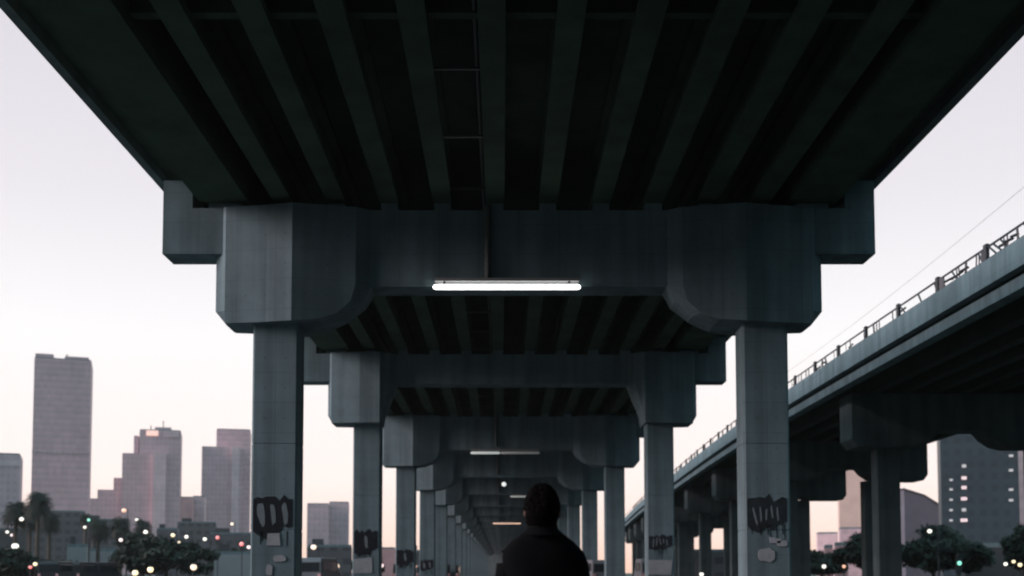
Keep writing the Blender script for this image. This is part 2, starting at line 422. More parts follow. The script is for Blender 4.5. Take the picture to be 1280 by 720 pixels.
# railing: continuous top rail + posts + bent, patchy infill
r = MB()
r.tube([(Es(y)+.12, y, Z+12.88) for y in ys], .045, 6)
r.tube([(Es(y)+.12, y, Z+12.40) for y in ys], .025, 5)
y = 30.0
random.seed(4)
while y < 170:
    x = Es(y)+.12
    t = random.random()
    lean = random.uniform(-.12, .12)
    dens = .75 if 38 < y < 49 else .14
    if t < dens:
        r.tube([(x, y, Z+12.33), (x, y+lean, Z+12.88)], random.choice((.03, .05, .07, .09)) if y < 49 else random.choice((.02, .03, .05)) , 4)
    if random.random() < dens*.35:
        a = random.uniform(.25, .8); r.tube([(x, y, Z+12.36), (x, y+a, Z+12.88)], .05, 4)
    if random.random() < dens*.3:
        z_ = Z+12.33+random.uniform(.1, .3); r.tube([(x, y, z_), (x, y+random.uniform(.5, 1.2), z_+random.uniform(-.08, .1))], .06, 4)
    y += random.uniform(.22, .5)
rail = r.build('railing', 'steel', via2)
for k in range(40):
    y = 24.0+4.95*k
    MB().box(Es(y)+.05, Es(y)+.19, y-.14, y+.14, Z+12.30, Z+13.02).build('post', 'steel', rail)
# overhead cable along the side viaduct, on tall poles
def cpole(x, y, h, label):
    e = empty('cable_pole', label, 'pole', (x, y, Z+11.75))
    MB().tube([(0, 0, 0), (0, 0, h)], [.14, .09], 10).build('shaft', 'steel', e)
    MB().tube([(0, 0, h-.5), (-1.6, 0, h-.2)], .05, 6).build('arm', 'steel', e)
cpole(22.9, 30, 5.3, 'slim dark pole on the near end of the side roadway carrying the overhead wire')
cpole(25.0, 101, 5.3, 'slim dark pole on the side roadway, at the far end of the overhead wire')
pts = []
for k in range(25):
    t = k/24; pts.append((21.3+(23.4-21.3)*t, 30+71*t, Z+11.75+4.75+.1*t-1.3*(4*t*(1-t))*.5))
tag(MB().tube(pts, .008, 5).build('overhead_cable', 'steel'), 'thin overhead wire crossing the pale sky above the right railing', 'cable')

# ------------------------------------------------------------------ city
def building(name, label, u0, u1, vt, Y, depth, m, parts=(), roofm='conc2'):
    a = P(u0, vt, Y); b = P(u1, vt, Y)
    az = math.atan2((a.x+b.x)/2, Y)*.85
    e = empty(name, label, 'building', ((a.x+b.x)/2, Y, 0), -az); w = (b.x-a.x)/2*math.cos(az)
    MB().box(-w, w, 0, depth, -1, a.z).build('wall', m, e)
    MB().box(-w*.97, w*.97, .5, depth-.5, a.z, a.z+.6).build('roof', roofm, e)
    return e, w, a.z
M_['tw_dark'] = facade('facade_tower', (.80, .52, .55), (.72, .47, .50), w=2.2, h=3.9, fx=1.1, fy=.45)
M_['tw_mid'] = facade('facade_step', (.70, .50, .53), (.60, .43, .46), w=3.0, h=3.8, fx=.6, fy=.5)
M_['tw_light'] = facade('facade_pale', (.82, .62, .64), (.74, .56, .58), w=3.4, h=3.8, fx=.5, fy=.45)
M_['tw_low'] = facade('facade_low', (.10, .10, .11), (.05, .05, .06), w=3.0, h=3.2, fx=.6, fy=.45, lit=0, litcol=(1, .65, .4), litstr=.25)
M_['tw_teal'] = facade('facade_teal', (.028, .048, .06), (.018, .034, .044), w=3.0, h=3.3, fx=.5, fy=.5, rough=.5)
M_['peach'] = mat('peach_render', (.78, .56, .48), var=.12, scale=.1)
M_['pinkwall'] = mat('pink_render', (.62, .36, .36), var=.15, scale=.2)
M_['greywall'] = mat('grey_wall', (.14, .14, .17), var=.15, scale=.2)
M_['palewall'] = mat('pale_wall', (.33, .34, .35), var=.15, scale=.1)
M_['darkwall'] = mat('dark_wall', (.06, .065, .07), var=.2, scale=.1)
emis('warm_sign', (1, .55, .42), .9); emis('win_pink', (1, .60, .62), .5); emis('win_dim', (.6, .8, .85), .07)

# A far-left block
e, w, h = building('office_block', 'square grey-brown office block cut by the left edge of the view', -40, 25, 567, 560, 30, 'tw_mid')
q = MB().box(-w-.2, w+.2, -.25, 0, h-6, h-3); q.build('band', 'tw_light', e)
# B tall tower
e, w, h = building('skyscraper', 'tallest tower, plain dark mauve slab standing alone left of the stepped one', 44, 114, 449, 700, 34, 'tw_dark')
MB().box(-w*.98, -w*.35, 1, 30, h, h+3.0).build('roof_plant', 'tw_dark', e)
MB().box(w*.05, w*.9, 1, 30, h, h+2.2).build('roof_plant', 'tw_dark', e)
MB().box(w*.1, w*.14, 4, 5, h+2.2, h+4).build('antenna', 'steel', e)
MB().box(-w-.15, w+.15, -.3, 0, h*.56, h*.57).build('band', 'tw_mid', e)
# C stepped tower
Yc = 820
e, w, h = building('stepped_tower', 'stepped tower descending to the left in four tiers, with warm lit crown', 175, 226, 538, Yc, 40, 'tw_mid')
xc = P((175+226)/2, 600, Yc).x
def vol(e, xc, u0, u1, vt, y0, y1, name, m):
    a = P(u0, vt, Yc); b = P(u1, vt, Yc)
    MB().box(a.x-xc, b.x-xc, y0, y1, -1, a.z).build(name, m, e); return a, b
for u0, u1, vt in ((170, 176, 545), (157, 171, 568), (146, 158, 598), (127, 147, 613), (112, 128, 624)):
    vol(e, xc, u0, u1-.4, vt, 2, 34, 'tier', 'tw_mid')
vol(e, xc, 157, 210, 568, -4, -.02, 'wing', 'tw_mid')
vol(e, xc, 194, 209, 568.6, -8, -4.02, 'pale_strip', 'tw_light')  # lit strip of the face, its light put into a paler facade colour
a = P(185, 538.5, Yc); b = P(199, 545, Yc)
MB().box(a.x-xc, b.x-xc, -.5, -.02, b.z, a.z).build('lit_crown', 'warm_sign', e)
a = P(207, 538.5, Yc); b = P(224, 546, Yc)
MB().box(a.x-xc, b.x-xc, -.5, -.02, b.z, a.z).build('crown_panel', 'tw_light', e)
for q, hh in ((-.5, 5), (.1, 9), (.45, 4)):
    MB().tube([(w*q, 12, h), (w*q, 12, h+hh)], .35, 6).build('mast', 'steel', e)
MB().box(-w*.3, w*.5, 8, 20, h+.6, h+3.4).build('roof_plant', 'tw_mid', e)
# D twin slab
Yc = 880
e, w, h = building('slab_tower', 'slab tower with a lower pale front wing, beside the leftmost near column', 271, 313, 537, Yc, 40, 'tw_dark')
xc = P((271+313)/2, 600, Yc).x
vol(e, xc, 256, 303, 561, -14, -.02, 'wing', 'tw_mid')
vol(e, xc, 292, 301, 561.5, -18, -14.02, 'pale_strip', 'tw_light')
# between the stepped and the slab tower
e, w, h = building('low_block', 'low pinkish block glowing between the stepped tower and the slab tower', 225, 241, 622, 640, 20, 'pinkwall')
MB().box(-w*.5, w*.4, -.4, 0, h*.45, h*.62).build('sign_panel', 'warm_sign', e)
building('low_block', 'narrow grey block just left of the slab tower', 241, 256, 621, 660, 20, 'tw_mid')
building('office_block', 'broad grey building seen between the two nearest left columns', 384, 411, 630, 700, 25, 'tw_mid')
building('office_block', 'darker taller-looking grey building right behind the second left column', 411.5, 436, 628, 720, 25, 'tw_mid')
building('office_block', 'hazy low building in the gap left of the third left column', 466, 494, 686, 400, 25, 'pinkwall')
# low street-level belt, left
belt = [(-30, 40, 662, 380, 'darkwall', 'dark low building at the foot of the palms on the far left'),
        (36, 106, 640, 420, 'tw_low', 'dark podium building at the foot of the tallest tower'),
        (84, 108, 684, 200, 'palewall', 'small pale shed behind the dark parked vans'),
        (112, 146, 689, 220, 'palewall', 'pale low wall building right of the small shed, under the palms'),
        (108, 152, 650, 460, 'tw_low', 'dark low building in front of the lowest tier of the stepped tower'),
        (196, 222, 662, 380, 'tw_low', 'dark low building directly below the stepped tower'),
        (222, 270, 654, 430, 'tw_low', 'dark low building below the pinkish block'),
        (262, 330, 668, 340, 'tw_low', 'dark low building below the slab tower, beside the near column'),
        (268, 322, 693, 210, 'palewall', 'long pale flat shed right of the round dark tree'),
        (384, 440, 684, 260, 'tw_low', 'dark low shed between the two nearest left columns'),
        (500, 560, 690, 330, 'darkwall', 'dark low shed far behind the left row of columns')]
for u0, u1, vt, Y, m, lb in belt:
    e, w, h = building('low_building', lb, u0, u1, vt, Y, 14, m)
    MB().box(-w*.8, -w*.3, 3, 8, h+.6, h+2.0).build('roof_plant', 'darkwall', e)
# right background
e, w, h = building('apartment_tower', 'large dark teal apartment tower with a column of pink lit windows', 1174, 1269, 500, 300, 26, 'tw_teal')
xc = P((1174+1269)/2, 600, 300).x
ww = M_['tw_teal']
def win(u, v, du, dv, m):
    a = P(u-du/2, v-dv/2, 300); b = P(u+du/2, v+dv/2, 300)
    a = P(u, v, 299.9); sx = du/F*300/2; sz = dv/F*300/2
    f = MB().box(a.x-xc-sx-.15, a.x-xc+sx+.15, -.12, 0, a.z-sz-.15, a.z+sz+.15).build('window', 'darkwall', e)
    MB().box(a.x-xc-sx, a.x-xc+sx, -.2, -.121, a.z-sz, a.z+sz).build('pane', m, f)
for v, m, d in ((582, 'win_dim', 5), (597, 'win_pink', 6), (609, 'win_pink', 6), (623, 'win_pink', 7), (637, 'win_dim', 5), (650, 'win_pink', 8)): win(1204, v, d, 4, m)
for v in (599, 611, 624, 637, 650): win(1189, v, 4, 2.6, 'win_dim')
for v in (559, 571, 589, 613, 626): win(1258, v, 5, 3, 'win_dim')
for v in (598, 617, 634, 652, 664):
    pass
building('office_block', 'pale mauve block cut by the right edge beside the teal tower', 1270, 1330, 505, 330, 24, 'tw_light')
# peach building + small blocks
e, w, h = building('peach_tower', 'tall peach-coloured tower in the bright gap under the side viaduct', 1048, 1110, 560, 620, 30, 'peach')
building('low_block', 'hazy mauve low block in front of the peach tower', 1022, 1047, 667, 420, 16, 'tw_light')
building('low_block', 'stepped mauve block directly before the foot of the peach tower', 1050, 1078, 661, 400, 16, 'tw_mid')
building('small_house', 'small pink lit house front low in the bright gap', 1032, 1041, 685, 200, 8, 'pinkwall')
building('small_house', 'slightly larger pink house right of its small neighbour', 1045, 1059, 682, 190, 8, 'pinkwall')
# sloping grey building
a = P(1130, 612, 360); b = P(1155, 620, 360); c_ = P(1176, 634, 360)
e = empty('grey_hall', 'grey hall with sloping roof left of the teal tower', 'building', (b.x, 360, 0))
MB().prism([(a.x-b.x, -1), (a.x-b.x, a.z), (0, b.z), (c_.x-b.x, c_.z), (c_.x-b.x+4, -1)], 0, 20).build('wall', 'greywall', e)
MB().prism([(a.x-b.x-.3, a.z+.02), (a.x-b.x-.3, a.z+.5), (0, b.z+.5), (c_.x-b.x+.4, c_.z+.5), (c_.x-b.x+.4, c_.z+.02), (0, b.z+.02)], -.4, 20.4).build('roof', 'darkwall', e)
building('low_building', 'long dark low building filling the foot of the teal tower', 1206, 1300, 684, 150, 12, 'darkwall')
building('low_building', 'dark low shed seen between the side viaduct columns', 862, 925, 690, 240, 12, 'tw_low')

# ------------------------------------------------------------------ vegetation
def leafball(n, R3, size, seed, hole=.35):
    random.seed(seed); m = MB()
    clumps = []
    for k in range(26):
        a = random.uniform(0, 2*math.pi); t = random.uniform(-.55, 1); rr = math.sqrt(max(0, 1-t*t))*random.uniform(.45, .95)
        clumps.append((rr*math.cos(a)*R3[0], rr*math.sin(a)*R3[1], t*R3[2]*random.uniform(.6, .95), random.uniform(.22, .42)))
    for k in range(n):
        c = random.choice(clumps)
        d = Vector((random.gauss(0, 1), random.gauss(0, 1), random.gauss(0, 1))).normalized()*random.uniform(.5, 1.05)
        p = Vector((c[0]+d.x*c[3]*R3[0], c[1]+d.y*c[3]*R3[1], c[2]+d.z*c[3]*R3[2]))
        a = Vector((random.gauss(0, 1), random.gauss(0, 1), random.gauss(0, 1))).normalized(); b = a.orthogonal().normalized()
        s = size*random.uniform(.6, 1.4)
        m.poly([p-a*s, p+b*s*.45, p+a*s, p-b*s*.45])
    return m
def tree(label, u, vt, Y, rx, seed, ck=1.0):
    t = P(u, vt, Y); H = t.z
    e = empty('broadleaf_tree', label, 'tree', (t.x, Y, 0), 0)
    rz = H*.42*ck
    leafball(5200, (rx, rx, rz), .32, seed).build('crown', 'leaf', e, (0, 0, H-rz))
    m = MB().tube([(0, 0, -.2), (.1, 0, H*.3), (0, .1, H*.6)], [.28, .2, .1], 8)
    random.seed(seed)
    for k in range(6):
        a = k*1.05; m.tube([(.05, 0, H*.3), (math.cos(a)*rx*.35, math.sin(a)*rx*.35, H*.55), (math.cos(a)*rx*.6, math.sin(a)*rx*.6, H*.7)], [.12, .07, .03], 5)
    m.build('trunk', 'bark', e)
tree('wide round dark tree low beneath the stepped tower', 207, 676, 120, 4.9, 1)
tree('small dark tree right behind the wide round one', 172, 668, 190, 4.2, 2)
tree('black bushy tree left of the teal tower, behind the nearest side column', 1165, 662, 130, 4.6, 3)
tree('dark low tree in front of the teal tower foot', 1196, 676, 125, 3.6, 4)
tree('dark tree on the left of the bright gap beside the near right column', 1004, 690, 150, 4.5, 5)
tree('dark tree covering the right end of the bright gap', 1082, 672, 130, 3.6, 6)
tree('dark tree between the two pink houses and the near right column', 1026, 693, 155, 3.4, 7)
tree('dark tree at the right edge before the pale mauve block', 1279, 660, 120, 2.2, 8)
tree('small dark tree below the slab tower', 285, 684, 240, 4.5, 9)
tree('black bushy tree in the bottom left corner under the palms', 12, 690, 110, 3.2, 11)
tree('black low tree at the foot of the tallest palm', 52, 700, 120, 3.4, 12)
tree('dark tree seen past the second left column', 461, 692, 170, 2.4, 10)

def palm_proto(seed, r=1.9):
    random.seed(seed)
    m = MB()
    for k in range(150):
        a = random.uniform(0, 2*math.pi); el = random.uniform(-1.15, 1.35); L = r*random.uniform(.8, 1.1)
        d = Vector((math.cos(a), math.sin(a), 0)); pts = []
        for j in range(6):
            t = j/5; pts.append(d*(L*t*math.cos(el*.8))+Vector((0, 0, L*t*math.sin(el)-.45*L*t*t)))
        sd = d.cross(Vector((0, 0, 1)))
        for j in range(1, 6):
            p0, p1 = pts[j-1], pts[j]; w = r*.42*(1-abs(j/5-.6))
            m.poly([p0, p0+sd*w*.3, p1+sd*w-Vector((0, 0, w*.5))]); m.poly([p0, p1-sd*w-Vector((0, 0, w*.5)), p0-sd*w*.3])
            m.poly([p0-sd*.03, p0+sd*.03, p1+sd*.03, p1-sd*.03])
    # dead skirt below the crown
    for k in range(40):
        a = random.uniform(0, 2*math.pi); d = Vector((math.cos(a), math.sin(a), 0)); z = random.uniform(-1.9, -.4)
        m.poly([d*.15+Vector((0, 0, z+.6)), d*.55+Vector((0, 0, z)), d.cross(Vector((0, 0, 1)))*.2+d*.4+Vector((0, 0, z-.1))])
    return m
palms = [(21, 634, 190, 1.95, 'leftmost palm, full round crown, in front of the brown office block'),
         (48, 622, 185, 1.9, 'tallest palm, standing before the left edge of the tallest tower'),
         (38, 645, 205, 1.7, 'palm half hidden below and between the two leftmost crowns'),
         (62, 646, 200, 1.6, 'palm just right of the tallest palm, crown against the tower'),
         (107, 645, 230, 1.2, 'small palm with a thin crown at the gap right of the tallest tower'),
         (124, 656, 210, 1.8, 'palm with a wide low crown between the tallest and stepped towers'),
         (151, 652, 215, 1.8, 'palm under the orange light at the foot of the stepped tower'),
         (178, 655, 225, 1.7, 'palm directly before the middle of the stepped tower'),
         (118, 650, 260, 1.3, 'tiny palm peeking up behind the wide low crown')]
for i, (u, v, Y, r, lb) in enumerate(palms):
    p = P(u, v, Y)
    e = empty('palm_tree', lb, 'palm', (p.x, Y, 0), random.uniform(0, 6), 'palms along the street on the left')
    palm_proto(100+i, r*1.4).build('crown', 'palm', e, (0, 0, p.z-.3))
    MB().tube([(0, 0, -.2), (.12, 0, p.z*.5), (0, 0, p.z-.3)], [.42, .34, .3], 8).build('trunk', 'bark', e)

# ------------------------------------------------------------------ street lamps and signals (background lights)
lcol = {'white': (1, .93, .80), 'pink': (1, .75, .72), 'yellow': (1, .78, .45), 'orange': (1, .5, .3), 'red': (1, .16, .14), 'green': (.25, .95, .65), 'peach': (1, .72, .52)}
for k, c in lcol.items(): emis('lamp_'+k, c, 1.5 if k not in ('red', 'green', 'orange') else 1.25)
def street_lamp(u, v, Y, c, r, label, kind='street_lamp'):
    r *= .85
    p = P(u, v, Y)
    if kind == 'street_lamp':
        e = empty('street_lamp', label, 'street lamp', (p.x+.9, Y, 0), 0, 'street lamps lit in the distance')
        MB().tube([(0, 0, 0), (0, 0, p.z+.25), (-.25, 0, p.z+.45), (-.75, 0, p.z+.45)], [.11, .07, .06, .05], 7).build('pole', 'steel', e)
        MB().box(-1.15, -.55, -.14, .14, p.z+.38+r*.2, p.z+.52+r*.2).build('lamp_head', 'steel', e)
        MB().ell((-.9, 0, p.z), (r, r, r*.9), 12, 8).build('lens', 'lamp_'+c, e, smooth=True)
    elif kind == 'traffic_light':
        e = empty('traffic_light', label, 'traffic light', (p.x, Y, 0), 0, 'traffic lights in the distance')
        MB().tube([(0, .3, 0), (0, .3, p.z+.9)], .08, 7).build('pole', 'steel', e)
        MB().box(-.25, .25, 0, .25, p.z-1.0, p.z+.6).build('signal_box', 'steel', e)
        MB().ell((0, -.05, p.z), (r, .12, r), 12, 8).build('lens', 'lamp_'+c, e, smooth=True)
    else:
        e = empty('lamp_post', label, 'lamp post', (p.x, Y, 0), 0, 'low lamp posts in the distance')
        MB().tube([(0, 0, 0), (0, 0, p.z-r*.6)], .05, 7).build('pole', 'steel', e)
        MB().ell((0, 0, p.z), (r, r, r), 12, 8).build('globe', 'lamp_'+c, e, smooth=True)
        MB().tube([(0, 0, p.z+r*.8), (0, 0, p.z+r*1.3)], [r*.9, r*.2], 8).build('cap', 'steel', e)
SL = street_lamp
SL(27, 649, 178, 'white', .38, 'big white street lamp among the leftmost palm crowns')
SL(33, 648, 240, 'peach', .25, 'peach street lamp touching the big white one among the palms')
SL(9, 665, 175, 'white', .28, 'white street lamp nearest the left edge, under the palms')
SL(15, 669, 180, 'pink', .28, 'pinkish street lamp just right of the one nearest the left edge')
SL(19, 683, 120, 'white', .42, 'largest white globe lamp, low under the leftmost palm', 'lamp_post')
SL(44, 705, 90, 'yellow', .19, 'yellow globe lamp low below the leftmost palms', 'lamp_post')
SL(38, 709, 90, 'red', .16, 'red globe lamp touching the low yellow one', 'lamp_post')
SL(106, 659, 200, 'white', .33, 'white street lamp right beside the green signal')
SL(111, 650, 205, 'green', .30, 'green traffic light among the small palm fronds, right of the tallest tower', 'traffic_light')
SL(155, 638, 260, 'orange', .62, 'orange lamp highest above the palms by the stepped tower')
SL(171, 650, 230, 'white', .40, 'white street lamp between the orange lamp and the round tree')
SL(182, 665, 180, 'white', .40, 'white street lamp just over the top left of the round tree')
SL(151, 675, 170, 'pink', .34, 'dim pink street lamp left of the round tree')
SL(216, 669, 190, 'yellow', .40, 'yellow street lamp, left one of three over the round tree')
SL(224, 679, 180, 'yellow', .42, 'yellow street lamp, lowest of three over the round tree')
SL(233, 671, 185, 'white', .36, 'white street lamp, right one of three over the round tree')
SL(256, 674, 190, 'white', .38, 'white street lamp alone right of the round tree')
SL(272, 672, 200, 'red', .38, 'red traffic light below the slab tower', 'traffic_light')
SL(290, 655, 330, 'peach', .55, 'peach lamp higher than its neighbours below the slab tower')
SL(302, 680, 180, 'red', .40, 'red traffic light nearest the leftmost near column', 'traffic_light')
SL(311, 684, 170, 'pink', .34, 'pinkish street lamp touching the edge of the near left column')
SL(188, 712, 60, 'yellow', .19, 'warm globe lamp in front of the round tree, left one of two', 'lamp_post')
SL(242, 709, 60, 'peach', .20, 'warm globe lamp in front of the round tree, right one of two', 'lamp_post')
SL(169, 716, 58, 'yellow', .18, 'yellow globe lamp lowest at the left foot of the round tree', 'lamp_post')
SL(392, 684, 190, 'peach', .55, 'peach street lamp between the two nearest left columns, upper one')
SL(421, 708, 120, 'peach', .34, 'peach globe lamp low between the two nearest left columns', 'lamp_post')
SL(477, 707, 120, 'pink', .26, 'pinkish globe lamp low right of the second left column', 'lamp_post')
SL(519, 708, 130, 'orange', .22, 'orange globe lamp low in the narrow gap past the third left column', 'lamp_post')
SL(1162, 664, 120, 'white', .28, 'white street lamp over the black trees left of the teal tower')
SL(1030, 708, 110, 'white', .24, 'white globe lamp low in the bright gap under the side viaduct', 'lamp_post')
SL(1055, 708, 110, 'orange', .2, 'orange globe lamp low beneath the pink houses', 'lamp_post')
SL(1199, 704, 105, 'green', .24, 'green traffic light low beneath the teal tower', 'traffic_light')
SL(1257, 705, 100, 'white', .2, 'white globe lamp, left of three near the right edge', 'lamp_post')
SL(1267, 702, 110, 'yellow', .2, 'yellow globe lamp, middle and highest of three near the right edge', 'lamp_post')
SL(1275, 706, 100, 'yellow', .22, 'yellow globe lamp, right of three near the right edge', 'lamp_post')
SL(877, 718, 90, 'white', .2, 'white globe lamp low between the right columns under the side viaduct', 'lamp_post')
SL(566, 712, 150, 'white', .15, 'tiny white globe lamp low among the left columns', 'lamp_post')

# ------------------------------------------------------------------ parked vehicles
def van(mname):
    e = bpy.data.objects.new('parked_van', None); COL.objects.link(e)
    side = [(-2.6, .35), (-2.6, 2.1), (-2.45, 2.38), (1.1, 2.4), (1.35, 2.3), (1.95, 1.45), (2.6, 1.15), (2.7, .9), (2.7, .35)]
    b = MB().loft([[(y*1.0*(.97 if z > 2 else 1), x, z) for x, z in side] for y in (-.98, .98)])
    b.build('body', mname, e, bevel=.06)
    for s in (-1, 1):
        MB().loft([[(s*.984, -2.3, 1.45), (s*.984, 1.2, 1.45), (s*.97, 1.2, 2.1), (s*.97, -2.3, 2.1)], [(s*.995, -2.25, 1.47), (s*.995, 1.15, 1.47), (s*.985, 1.15, 2.08), (s*.985, -2.25, 2.08)]]).build('side_window', 'glassdark', e)
        for yy in (-1.75, 1.75):
            m = MB(); m.tube([(s*.78, yy, .36), (s*1.0, yy, .36)], .36, 20); w_ = m.build('wheel', 'tyre', e)
            MB().tube([(s*.99, yy, .36), (s*1.01, yy, .36)], .2, 14).build('rim', 'pipe', w_)
        MB().box(s*.8-.12, s*.8+.12, -2.63, -2.6, .9, 1.25).build('tail_light', 'pinkwall', e)
        MB().box(s*.75-.15, s*.75+.15, 2.68, 2.72, .75, .95).build('headlight', 'glassdark', e)
    MB().box(-.8, .8, -2.62, -2.601, 1.4, 2.05).build('rear_window', 'glassdark', e)
    MB().poly([(-.8, 1.42, 2.24), (.8, 1.42, 2.24), (.85, 1.94, 1.5), (-.85, 1.94, 1.5)]).build('windscreen', 'glassdark', e)
    return e
M_['van_dark'] = mat('van_paint_dark', (.03, .035, .04), rough=.35, var=.1)
M_['van_grey'] = mat('van_paint_grey', (.16, .18, .2), rough=.35, var=.1)
vd = van('van_dark'); vg = van('van_grey')
spots = [(72, 105, 0, 'dark van parked below the palms, leftmost of the row'), (103, 112, 0, 'dark van parked left of the pale low wall'),
         (127, 116, 0, 'dark van parked right beside its twin, under the palms'), (399, 82, 1, 'grey van parked just right of the nearest left column'),
         (503, 137, 0, 'dark van parked beside the third left column'), (530, 150, 1, 'grey van parked behind the third left column'),
         (551, 145, 0, 'dark van parked among the far left columns'), (566, 160, 0, 'dark van furthest right in the left parking row'),
         (747, 95, 1, 'grey van parked right of the person between the right columns'), (812, 88, 1, 'pale grey van behind the second right column')]
used = set()
for u, Y, k, lb in spots:
    src = (vd, vg)[k]
    o = src if k not in used else copy_tree(src); used.add(k)
    o.location = (P(u, 710, Y).x, Y, 0); o.rotation_euler = (0, 0, random.uniform(-.15, .15)+0)
    tag(o, lb, 'van', 'vans parked around the columns')

# ------------------------------------------------------------------ person
pc = P(678, 716, 6.2)
person = None
def skin(name, verts, edges, rad, m, parent=None, sub=2, root=0):
    me = bpy.data.meshes.new(name); me.from_pydata(verts, edges, []); o = bpy.data.objects.new(name, me); COL.objects.link(o)
    o.modifiers.new('skin', 'SKIN'); 
    if not me.skin_vertices: me.attributes.new if False else None
    bm = bmesh.new(); bm.from_mesh(me); lay = bm.verts.layers.skin.verify()
    bm.verts.ensure_lookup_table()
    for i, v in enumerate(bm.verts):
        r_ = rad[i]; v[lay].radius = r_ if isinstance(r_, tuple) else (r_, r_); v[lay].use_root = (i == root)
    bm.to_mesh(me); bm.free()
    s = o.modifiers.new('sub', 'SUBSURF'); s.levels = sub; s.render_levels = sub
    o.modifiers[0].use_smooth_shade = True
    me.materials.append(M_[m])
    if parent: o.parent = parent
    return o
V = [(0, 0, .98), (0, 0, 1.12), (0, .0, 1.28), (0, .01, 1.42), (0, .01, 1.50), (0, .0, 1.58)]
Rr = [(.15, .11), (.13, .10), (.155, .11), (.11, .07), (.06, .06), (.054, .056)]
Eg = [(0, 1), (1, 2), (2, 3), (3, 4), (4, 5)]
def chain(start, pts, rads):
    p = start
    for q, r_ in zip(pts, rads):
        V.append(q); Rr.append(r_); Eg.append((p, len(V)-1)); p = len(V)-1
    return p
for s in (-1, 1):
    chain(0, [(s*.10, 0, .86), (s*.11, .01, .50), (s*.12, -.01, .12), (s*.12, .02, .06), (s*.13, .16, .03)], [.085, .058, .042, .04, .03])
    hnd = chain(3, [(s*.165, 0, 1.425), (s*.215, -.01, 1.16), (s*.235, .03, .92), (s*.238, .045, .86)], [.045, .040, .030, (.018, .036)])
    for f, (dy, L) in enumerate(((.028, .075), (.010, .085), (-.008, .078), (-.026, .062))):
        chain(hnd, [(s*.238, .045+dy, .825), (s*.234, .048+dy, .825-L*.5), (s*.222, .052+dy, .825-L)], [.010, .009, .007])
    chain(hnd, [(s*.225, .085, .84), (s*.215, .095, .80)], [.011, .008])
person = skin('person', V, Eg, Rr, 'skin')
person.location = (pc.x, 6.2, .0)
PS = 1.0
tag(person, 'person seen from behind in dark coat with short dark hair, standing under the viaduct', 'person')
# head fused to body silhouette: head as part of the figure (hair covers the back)
hd = MB().ell((0, .015, 1.665), (.076, .098, .118), 28, 20); hd.ell((0, .112, 1.655), (.014, .02, .022), 10, 6)
for s in (-1, 1): hd.ell((s*.090, .005, 1.652), (.014, .02, .032), 10, 8)
head = hd.build('head', 'skin', person, smooth=True)
EX = MB()
for s in (-1, 1): EX.ell((s*.03, .1, 1.675), (.013, .01, .008), 10, 6)
EX.build('eyes', 'shoe', head, smooth=True)
MB().ell((0, .103, 1.605), (.026, .008, .008), 10, 6).build('mouth', 'pinkwall', head, smooth=True)
# hair: uneven cap plus tufts
random.seed(5)
hm = MB(); seg = 40; rg = 22
rr = []
for i in range(1, rg):
    t = math.pi*i/rg*.80
    ring = []
    for k in range(seg):
        a = 2*math.pi*k/seg
        bump = .97+.02*math.sin(3*a+2*t+1)+.015*math.sin(7*a+5*t)+random.uniform(-.008, .008)
        fr = 1.0 if math.sin(a) < .45 else (1.0 if t < 1.15 else .86)
        ring.append((.094*math.sin(t)*math.cos(a)*bump*fr+.004, .0+.114*math.sin(t)*math.sin(a)*bump*fr, 1.667+.150*math.cos(t)*bump))
    rr.append(ring)
hm.loft(rr)
for k in range(2600):
    a = random.uniform(0, 2*math.pi); t = math.acos(random.uniform(-.62, 1))
    if math.sin(a) > .4 and t > 1.05: continue
    if abs(math.cos(a)) > .93 and t > 1.45: continue
    def sf(tt, aa, e=0): return Vector(((.093+e)*math.sin(tt)*math.cos(aa), (.111+e)*math.sin(tt)*math.sin(aa), 1.665+(.146+e)*math.cos(tt)))
    da = .25*math.sin(3*a)+random.uniform(-.22, .22); L_ = random.uniform(.12, .26)
    hm.tube([sf(t, a, -.003), sf(t+L_*.5, a+da*.5, random.uniform(.003, .008)), sf(t+L_, a+da, random.uniform(.0, .012))], [.0035, .003, .0008], 3, cap=False)
hm.build('hair', 'hair', person, smooth=True)
# coat: torso, shoulders and sleeves
ct = MB(); rings = []
for z, rx, ry in ((.80, .235, .155), (.95, .215, .14), (1.1, .205, .13), (1.22, .21, .132), (1.33, .222, .13), (1.41, .222, .12), (1.455, .207, .108), (1.485, .180, .10), (1.515, .145, .09), (1.545, .105, .082), (1.575, .076, .074)):
    rings.append([(rx*math.copysign(abs(math.cos(a))**.8, math.cos(a))*(1+.012*math.sin(9*a+z*20)), ry*math.copysign(abs(math.sin(a))**.8, math.sin(a))*(1+.02*math.sin(5*a+z*31)), z) for a in [2*math.pi*k/40 for k in range(40)]])
ct.loft(rings)
for s in (-1, 1):
    ct.tube([(s*.11, 0, 1.442), (s*.15, 0, 1.43), (s*.178, 0, 1.408), (s*.193, -.003, 1.36), (s*.205, -.01, 1.28), (s*.222, -.012, 1.17), (s*.234, 0, 1.05), (s*.242, .03, .90)], [.035, .052, .06, .062, .061, .057, .051, .045], 18)
ct.build('coat', 'jacket', person, smooth=True)
collar = MB(); rings = []
for i, (z, r_) in enumerate(((1.535, .112), (1.565, .088), (1.590, .080), (1.592, .072), (1.55, .068))):
    rings.append([(r_*math.cos(a)*1.0, r_*1.05*math.sin(a)-.008, z+.012*math.sin(a)) for a in [2*math.pi*k/28 for k in range(28)]])
collar.loft(rings, cap=False).build('collar', 'jacket', person, smooth=True)
V = [(0, 0, .98), (0, 0, .90)]; Rr = [(.165, .125), (.16, .12)]; Eg = [(0, 1)]
for s in (-1, 1): chain(1, [(s*.10, 0, .80), (s*.11, .01, .50), (s*.12, -.01, .10)], [.10, .078, .068])
